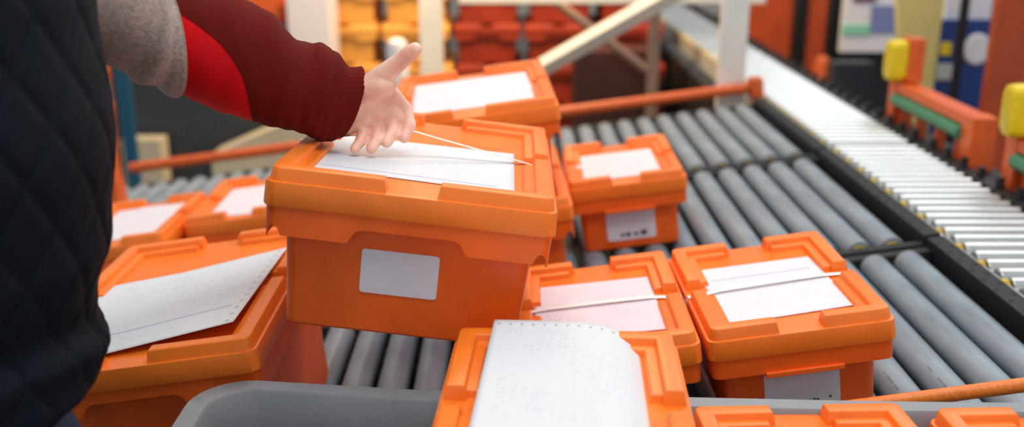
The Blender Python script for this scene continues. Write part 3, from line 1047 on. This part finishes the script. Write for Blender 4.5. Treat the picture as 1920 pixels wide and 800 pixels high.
# left hand: wrist, palm, thenar, heel
B.capsule(pp(640, 165, 1.602), pp(662, 168, 1.602), 0.0270, 0.0260, squash=((0, 1, 0), 0.75))
B.capsule(pp(640, 225, 1.604), pp(655, 222, 1.602), 0.0270, 0.0250, squash=((0, 1, 0), 0.75))
B.capsule(pp(655, 195, 1.604), pp(700, 195, 1.606), 0.036, 0.030, squash=((0, 1, 0), 0.62))
B.capsule(pp(676, 172, 1.596), pp(716, 158, 1.588), 0.0250, 0.0230)
B.capsule(pp(655, 230, 1.600), pp(684, 222, 1.600), 0.0190, 0.0170)
KN = [(735, 176, 1.618), (720, 194, 1.620), (703, 210, 1.618), (686, 224, 1.612)]
for px, py, y in KN:
    B.capsule(pp(684, 192, 1.606), pp(px, py, y), 0.0200, 0.0125, 12, 5)
FING = [
    [(735, 176, 1.618, .0122), (761, 206, 1.626, .0106), (768, 236, 1.606, .0096), (758, 258, 1.590, .0082)],
    [(720, 194, 1.620, .0122), (738, 226, 1.612, .0106), (735, 250, 1.592, .0096), (725, 267, 1.578, .0082)],
    [(703, 210, 1.618, .0116), (709, 240, 1.600, .0100), (705, 263, 1.582, .0090), (696, 279, 1.570, .0078)],
    [(686, 224, 1.612, .0102), (681, 248, 1.590, .0088), (675, 266, 1.576, .0080), (665, 279, 1.566, .0070)]]
for ch in FING:
    for (ax, ay, az, ar), (bx, by, bz, br) in zip(ch, ch[1:]):
        B.capsule(pp(ax, ay, az), pp(bx, by, bz), ar * 1.08, br * 1.12, 14, 5)
B.capsule(pp(672, 214, 1.610), pp(732, 212, 1.616), 0.0200, 0.0180)
B.capsule(pp(680, 234, 1.606), pp(742, 222, 1.614), 0.0130, 0.0140)
TH = [(684, 168, 1.592, .0200), (722, 138, 1.584, .0168), (750, 115, 1.580, .0138), (767, 101, 1.577, .0136), (778, 92, 1.574, .0108)]
for (ax, ay, az, ar), (bx, by, bz, br) in zip(TH, TH[1:]):
    B.capsule(pp(ax, ay, az), pp(bx, by, bz), ar, br, 14, 5)
body = B.build('body', SKIN, per)
rm = body.modifiers.new('remesh', 'REMESH')
rm.mode = 'VOXEL'
rm.voxel_size = 0.0024
rm.use_smooth_shade = True
sm = body.modifiers.new('smooth', 'SMOOTH')
sm.factor = 0.5
sm.iterations = 3

# clothing -----------------------------------------------------------
def cloth(name, m, mbx, sub=0):
    o = mbx.build(name, m, per, 0, True, 60)
    return o


# quilted vest
NU, NZ = 300, 150
Z0, Z1 = 1.005, 1.67


def vest_r(z):
    t = (z - Z0) / (Z1 - Z0)
    pts = [(0, 0.075, 0.090), (0.03, 0.102, 0.120), (0.083, 0.146, 0.166), (0.14, 0.180, 0.203), (0.20, 0.184, 0.211), (0.26, 0.172, 0.200), (0.40, 0.196, 0.220), (0.58, 0.206, 0.228), (0.80, 0.192, 0.220), (0.88, 0.188, 0.216), (0.94, 0.16, 0.19), (0.97, 0.11, 0.13), (1.0, 0.085, 0.092)]
    for (t0, a0, b0), (t1, a1, b1) in zip(pts, pts[1:]):
        if t <= t1:
            s = (t - t0) / (t1 - t0)
            s = s * s * (3 - 2 * s)
            return a0 + (a1 - a0) * s, b0 + (b1 - b0) * s
    return pts[-1][1:]


def vest_c(z):
    t = (z - Z0) / (Z1 - Z0)
    return (-0.800 + 0.040 * t, 1.100)


rings = []
for j in range(NZ + 1):
    z = Z0 + (Z1 - Z0) * j / NZ
    a, b = vest_r(z)
    cx, cy = vest_c(z)
    ring = []
    for i in range(NU):
        th = 2 * pi * i / NU
        u = th * 0.195
        # diamond quilting: stitched lines sink, pads puff out
        p = (u / 0.068 + z / 0.110)
        q_ = (u / 0.068 - z / 0.110)
        dp = abs((p % 1.0) - 0.5) * 2
        dq = abs((q_ % 1.0) - 0.5) * 2
        pad = (1 - dp ** 7) * (1 - dq ** 7)
        k = 1.0 if z < 1.60 else max(0, (1.67 - z) / 0.07)
        k *= min(1.0, max(0.15, (z - 1.06) / 0.06))
        dr = 0.0048 * pad * k
        # soft creases near the hem
        if z < 1.24:
            dr += 0.004 * sin(z * 95 + 2.2 * sin(th * 3)) * (1 - abs(z - 1.14) / 0.12 if abs(z - 1.14) < 0.12 else 0)
        ring.append((cx + (a + dr) * cos(th) + 0.80, cy + (b + dr) * sin(th) - 1.10, z))
    rings.append(ring)
vest = MB().loops(rings, True, False).build('vest', VEST, per, 0, True, 80)
# zip pull at the front edge
zv = MB()
za = P(209, 262, y=1.20)
for k in range(7):
    c = pl(P(209.0 - 0.3 * k, 262 + k * 10, y=1.20))
    zv.box(c.x - 0.004, c.x + 0.0015, c.y - 0.002, c.y + 0.003, c.z - 0.0018, c.z + 0.0018)
c = pl(P(209, 258, y=1.20))
zv.cyl((c.x - 0.001, c.y, c.z - 0.006), (c.x - 0.001, c.y, c.z + 0.004), 0.0022, n=8)
zv.build('zip_pull', METAL, vest)


def tube(stations, nseg=72, nring=90, wrinkle=None, depth=0.85, flat=0.7):
    """stations: (top px, bottom px, y, dy) describe a sleeve by its upper and lower outline at a distance"""
    st = []
    for (tx, ty), (bx, by), y0, y1 in stations:
        A_, B_ = pp(tx, ty, y0), pp(bx, by, y1)
        st.append(((A_ + B_) / 2, (A_ - B_) / 2))
    # Catmull-Rom resample
    def cr(p0, p1, p2, p3, t):
        return 0.5 * ((2 * p1) + (p2 - p0) * t + (2 * p0 - 5 * p1 + 4 * p2 - p3) * t * t + (3 * p1 - p0 - 3 * p2 + p3) * t ** 3)
    rings = []
    n = len(st)
    for j in range(nring + 1):
        f = j / nring * (n - 1)
        i = min(int(f), n - 2)
        t = f - i
        g = lambda k: st[max(0, min(n - 1, k))]
        c = cr(g(i - 1)[0], g(i)[0], g(i + 1)[0], g(i + 2)[0], t)
        h = cr(g(i - 1)[1], g(i)[1], g(i + 1)[1], g(i + 2)[1], t)
        f2 = min(f + 0.02, n - 1)
        i2 = min(int(f2), n - 2)
        c2 = cr(g(i2 - 1)[0], g(i2)[0], g(i2 + 1)[0], g(i2 + 2)[0], f2 - i2)
        if (c2 - c).length < 1e-6:
            ax = last
        else:
            ax = (c2 - c).normalized()
        last = ax
        side = ax.cross(h)
        side = side.normalized()
        away = (c + Vector((-0.80, 1.10, 0)) - CAM).normalized()
        away = (away - h.normalized() * away.dot(h.normalized())).normalized()
        if side.dot(away) < 0:
            away = -away
        side = side.lerp(away, flat).normalized() * h.length * depth
        ring = []
        for k in range(nseg):
            th = 2 * pi * k / nseg
            w = 1.0 + (wrinkle(j / nring, th) if wrinkle else 0)
            ring.append(tuple(c + (h * cos(th) + side * sin(th)) * w))
        rings.append(ring)
    return rings


def fold(u, th):
    return 0.022 * sin(u * 34 + 2.5 * sin(th + 1.0)) * (0.4 + 0.6 * cos(th - 0.4)) + 0.016 * sin(u * 15 - th * 2) + 0.010 * sin(u * 60 + 3 * th)


# one knitted sleeve: red at the elbow, maroon over it
ARM = [((262, -60), (250, 118), 1.42, 1.42), ((330, -40), (330, 168), 1.46, 1.46), ((405, -22), (402, 206), 1.49, 1.49), ((470, 4), (470, 224), 1.52, 1.52), ((520, 38), (525, 237), 1.545, 1.545), ((558, 76), (560, 247), 1.565, 1.565),
       ((598, 82), (588, 256), 1.58, 1.58), ((626, 98), (606, 263), 1.59, 1.59)]
rg = tube(ARM, 96, 120, fold)
mr = [list(r) for r in rg]


def boundary(p):
    # oblique seam running down the near side of the sleeve
    d = Vector(p) + Vector((-0.80, 1.10, 0)) - CAM
    X = 960 + FPX * d.dot(RGT) / d.dot(FWD)
    Yp = 400 - FPX * d.dot(UPV) / d.dot(FWD)
    pts = [(300, 4), (345, 30), (385, 56), (418, 86), (440, 115), (458, 150), (466, 185), (476, 240)]
    if Yp <= 4:
        return X - 300 - (Yp - 4) * 0.2
    for (x0, y0), (x1, y1) in zip(pts, pts[1:]):
        if Yp <= y1:
            return X - (x0 + (x1 - x0) * (Yp - y0) / (y1 - y0))
    return X - 476


# split the sleeve where the seam runs: ring by ring, first index past the seam for every lengthwise strip
nS, nR = 96, 120
seam = []
for k in range(nS):
    best = None
    for j in range(nR):
        d0, d1 = boundary(rg[j][k]), boundary(rg[j + 1][k])
        if d0 < 0 <= d1:
            best = j + (-d0) / (d1 - d0)
            break
    seam.append(best)
fill = [s for s in seam if s is not None]
for k in range(nS):
    if seam[k] is None:
        seam[k] = sum(fill) / len(fill)
for _ in range(2):
    seam = [(seam[k - 1] + 2 * seam[k] + seam[(k + 1) % nS]) / 4 for k in range(nS)]


def resample(f0, f1, n, swell=0.0):
    out = []
    for j in range(n + 1):
        ring = []
        for k in range(nS):
            f = f0(k) + (f1(k) - f0(k)) * j / n
            f = max(0, min(nR - 1e-6, f))
            i = int(f)
            t = f - i
            p = Vector(rg[i][k]).lerp(Vector(rg[i + 1][k]), t)
            if swell:
                c = sum((Vector(q) for q in rg[i][::12]), Vector()) / 8
                p = p + (p - c).normalized() * swell
            ring.append(tuple(p))
        out.append(ring)
    return out


MB().loops(resample(lambda k: 0, lambda k: min(nR, seam[k] + 3), 60), True, False).build('red_sleeve', RED, per, 0, True, 80)
MB().loops(resample(lambda k: seam[k], lambda k: nR, 90, 0.0012), False, True).build('maroon_sleeve', MAROON, per, 0, True, 80)
# ribbed cuff
CUFF = [((612, 92), (592, 258), 1.585, 1.585), ((634, 100), (606, 262), 1.592, 1.592), ((646, 116), (612, 263), 1.595, 1.595), ((655, 126), (618, 263), 1.597, 1.597), ((668, 127), (624, 262), 1.60, 1.60), ((680, 126), (632, 257), 1.603, 1.603), ((676, 134), (632, 250), 1.603, 1.603), ((662, 142), (626, 244), 1.60, 1.60)]
rc = tube(CUFF, 144, 60, lambda u, th: 0.018 * (abs(sin(th * 20)) - 0.5), 0.82)
MB().loops(rc, True, True).build('cuff', MAROON, per, 0, True, 80)
# grey fleece short sleeve over it
GS = [((20, -230), (100, 62), 1.33, 1.33), ((100, -190), (160, 100), 1.36, 1.36), ((190, -140), (210, 127), 1.39, 1.39), ((240, -100), (262, 149), 1.415, 1.415), ((276, -70), (300, 170), 1.435, 1.435), ((298, -45), (326, 182), 1.448, 1.448), ((304, -38), (334, 180), 1.452, 1.452)]
gs = tube(GS, 96, 80, lambda u, th: 0.05 * sin(u * 9 + 1.5 + 1.6 * sin(th)) * (0.5 + 0.5 * u) * 0.5 + 0.012 * sin(u * 26 + th * 2) + (0.016 if u > 0.93 else 0)
          + 0.10 * math.exp(-((u - 0.60 - 0.13 * cos(th)) / 0.055) ** 2) - 0.05 * math.exp(-((u - 0.72 - 0.10 * cos(th)) / 0.05) ** 2), 0.95, 0.5)
MB().loops(gs, True, True).build('fleece_sleeve', FLEECE, per, 0, True, 80)

# trousers
J = MB()
J.ellip(pl((-0.80, 1.10, 0.97)), 0.150, 0.190, 0.12)
for s in (1, -1):
    hip, knee, ank = pl((-0.80, 1.10 + s * 0.09, 0.92)), pl((-0.79, 1.10 + s * 0.10, 0.50)), pl((-0.83, 1.10 + s * 0.11, 0.10))
    J.capsule(hip, knee, 0.105, 0.078)
    J.capsule(knee, ank, 0.076, 0.066)
jo = J.build('trousers', JEANS, per)
r2 = jo.modifiers.new('remesh', 'REMESH')
r2.mode = 'VOXEL'
r2.voxel_size = 0.010
r2.use_smooth_shade = True
s2 = jo.modifiers.new('smooth', 'SMOOTH')
s2.iterations = 6
for s in (1, -1):
    an = pl((-0.83, 1.10 + s * 0.11, 0.0))
    L = [(rrect(0.28, 0.098, 0.048, 0.0), 0.05), (rrect(0.29, 0.104, 0.05, 0.02), 0.05), (rrect(0.27, 0.098, 0.048, 0.05), 0.045), (rrect(0.15, 0.09, 0.044, 0.085), 0.0), (rrect(0.11, 0.084, 0.042, 0.12), -0.01)]
    MB().loops([[(an.x + x + dx, an.y + y, z) for x, y, z in ring] for ring, dx in L]).build('shoe', BLACK, per, 0, True, 60)
# rear arm sleeve, hair
sl = MB()
sl.capsule(sh, el, 0.076, 0.062)
sl.capsule(el, wr - pd * 0.03, 0.062, 0.046)
so = sl.build('maroon_sleeve', MAROON, per)
r3 = so.modifiers.new('remesh', 'REMESH')
r3.mode = 'VOXEL'
r3.voxel_size = 0.008
r3.use_smooth_shade = True
hh = MB().ellip(hc + Vector((-0.012, 0, 0.022)), 0.098, 0.083, 0.105).ellip(hc + Vector((-0.05, 0, -0.03)), 0.055, 0.070, 0.07)
ho = hh.build('hair', HAIR, per)
r4 = ho.modifiers.new('remesh', 'REMESH')
r4.mode = 'VOXEL'
r4.voxel_size = 0.006
r4.use_smooth_shade = True
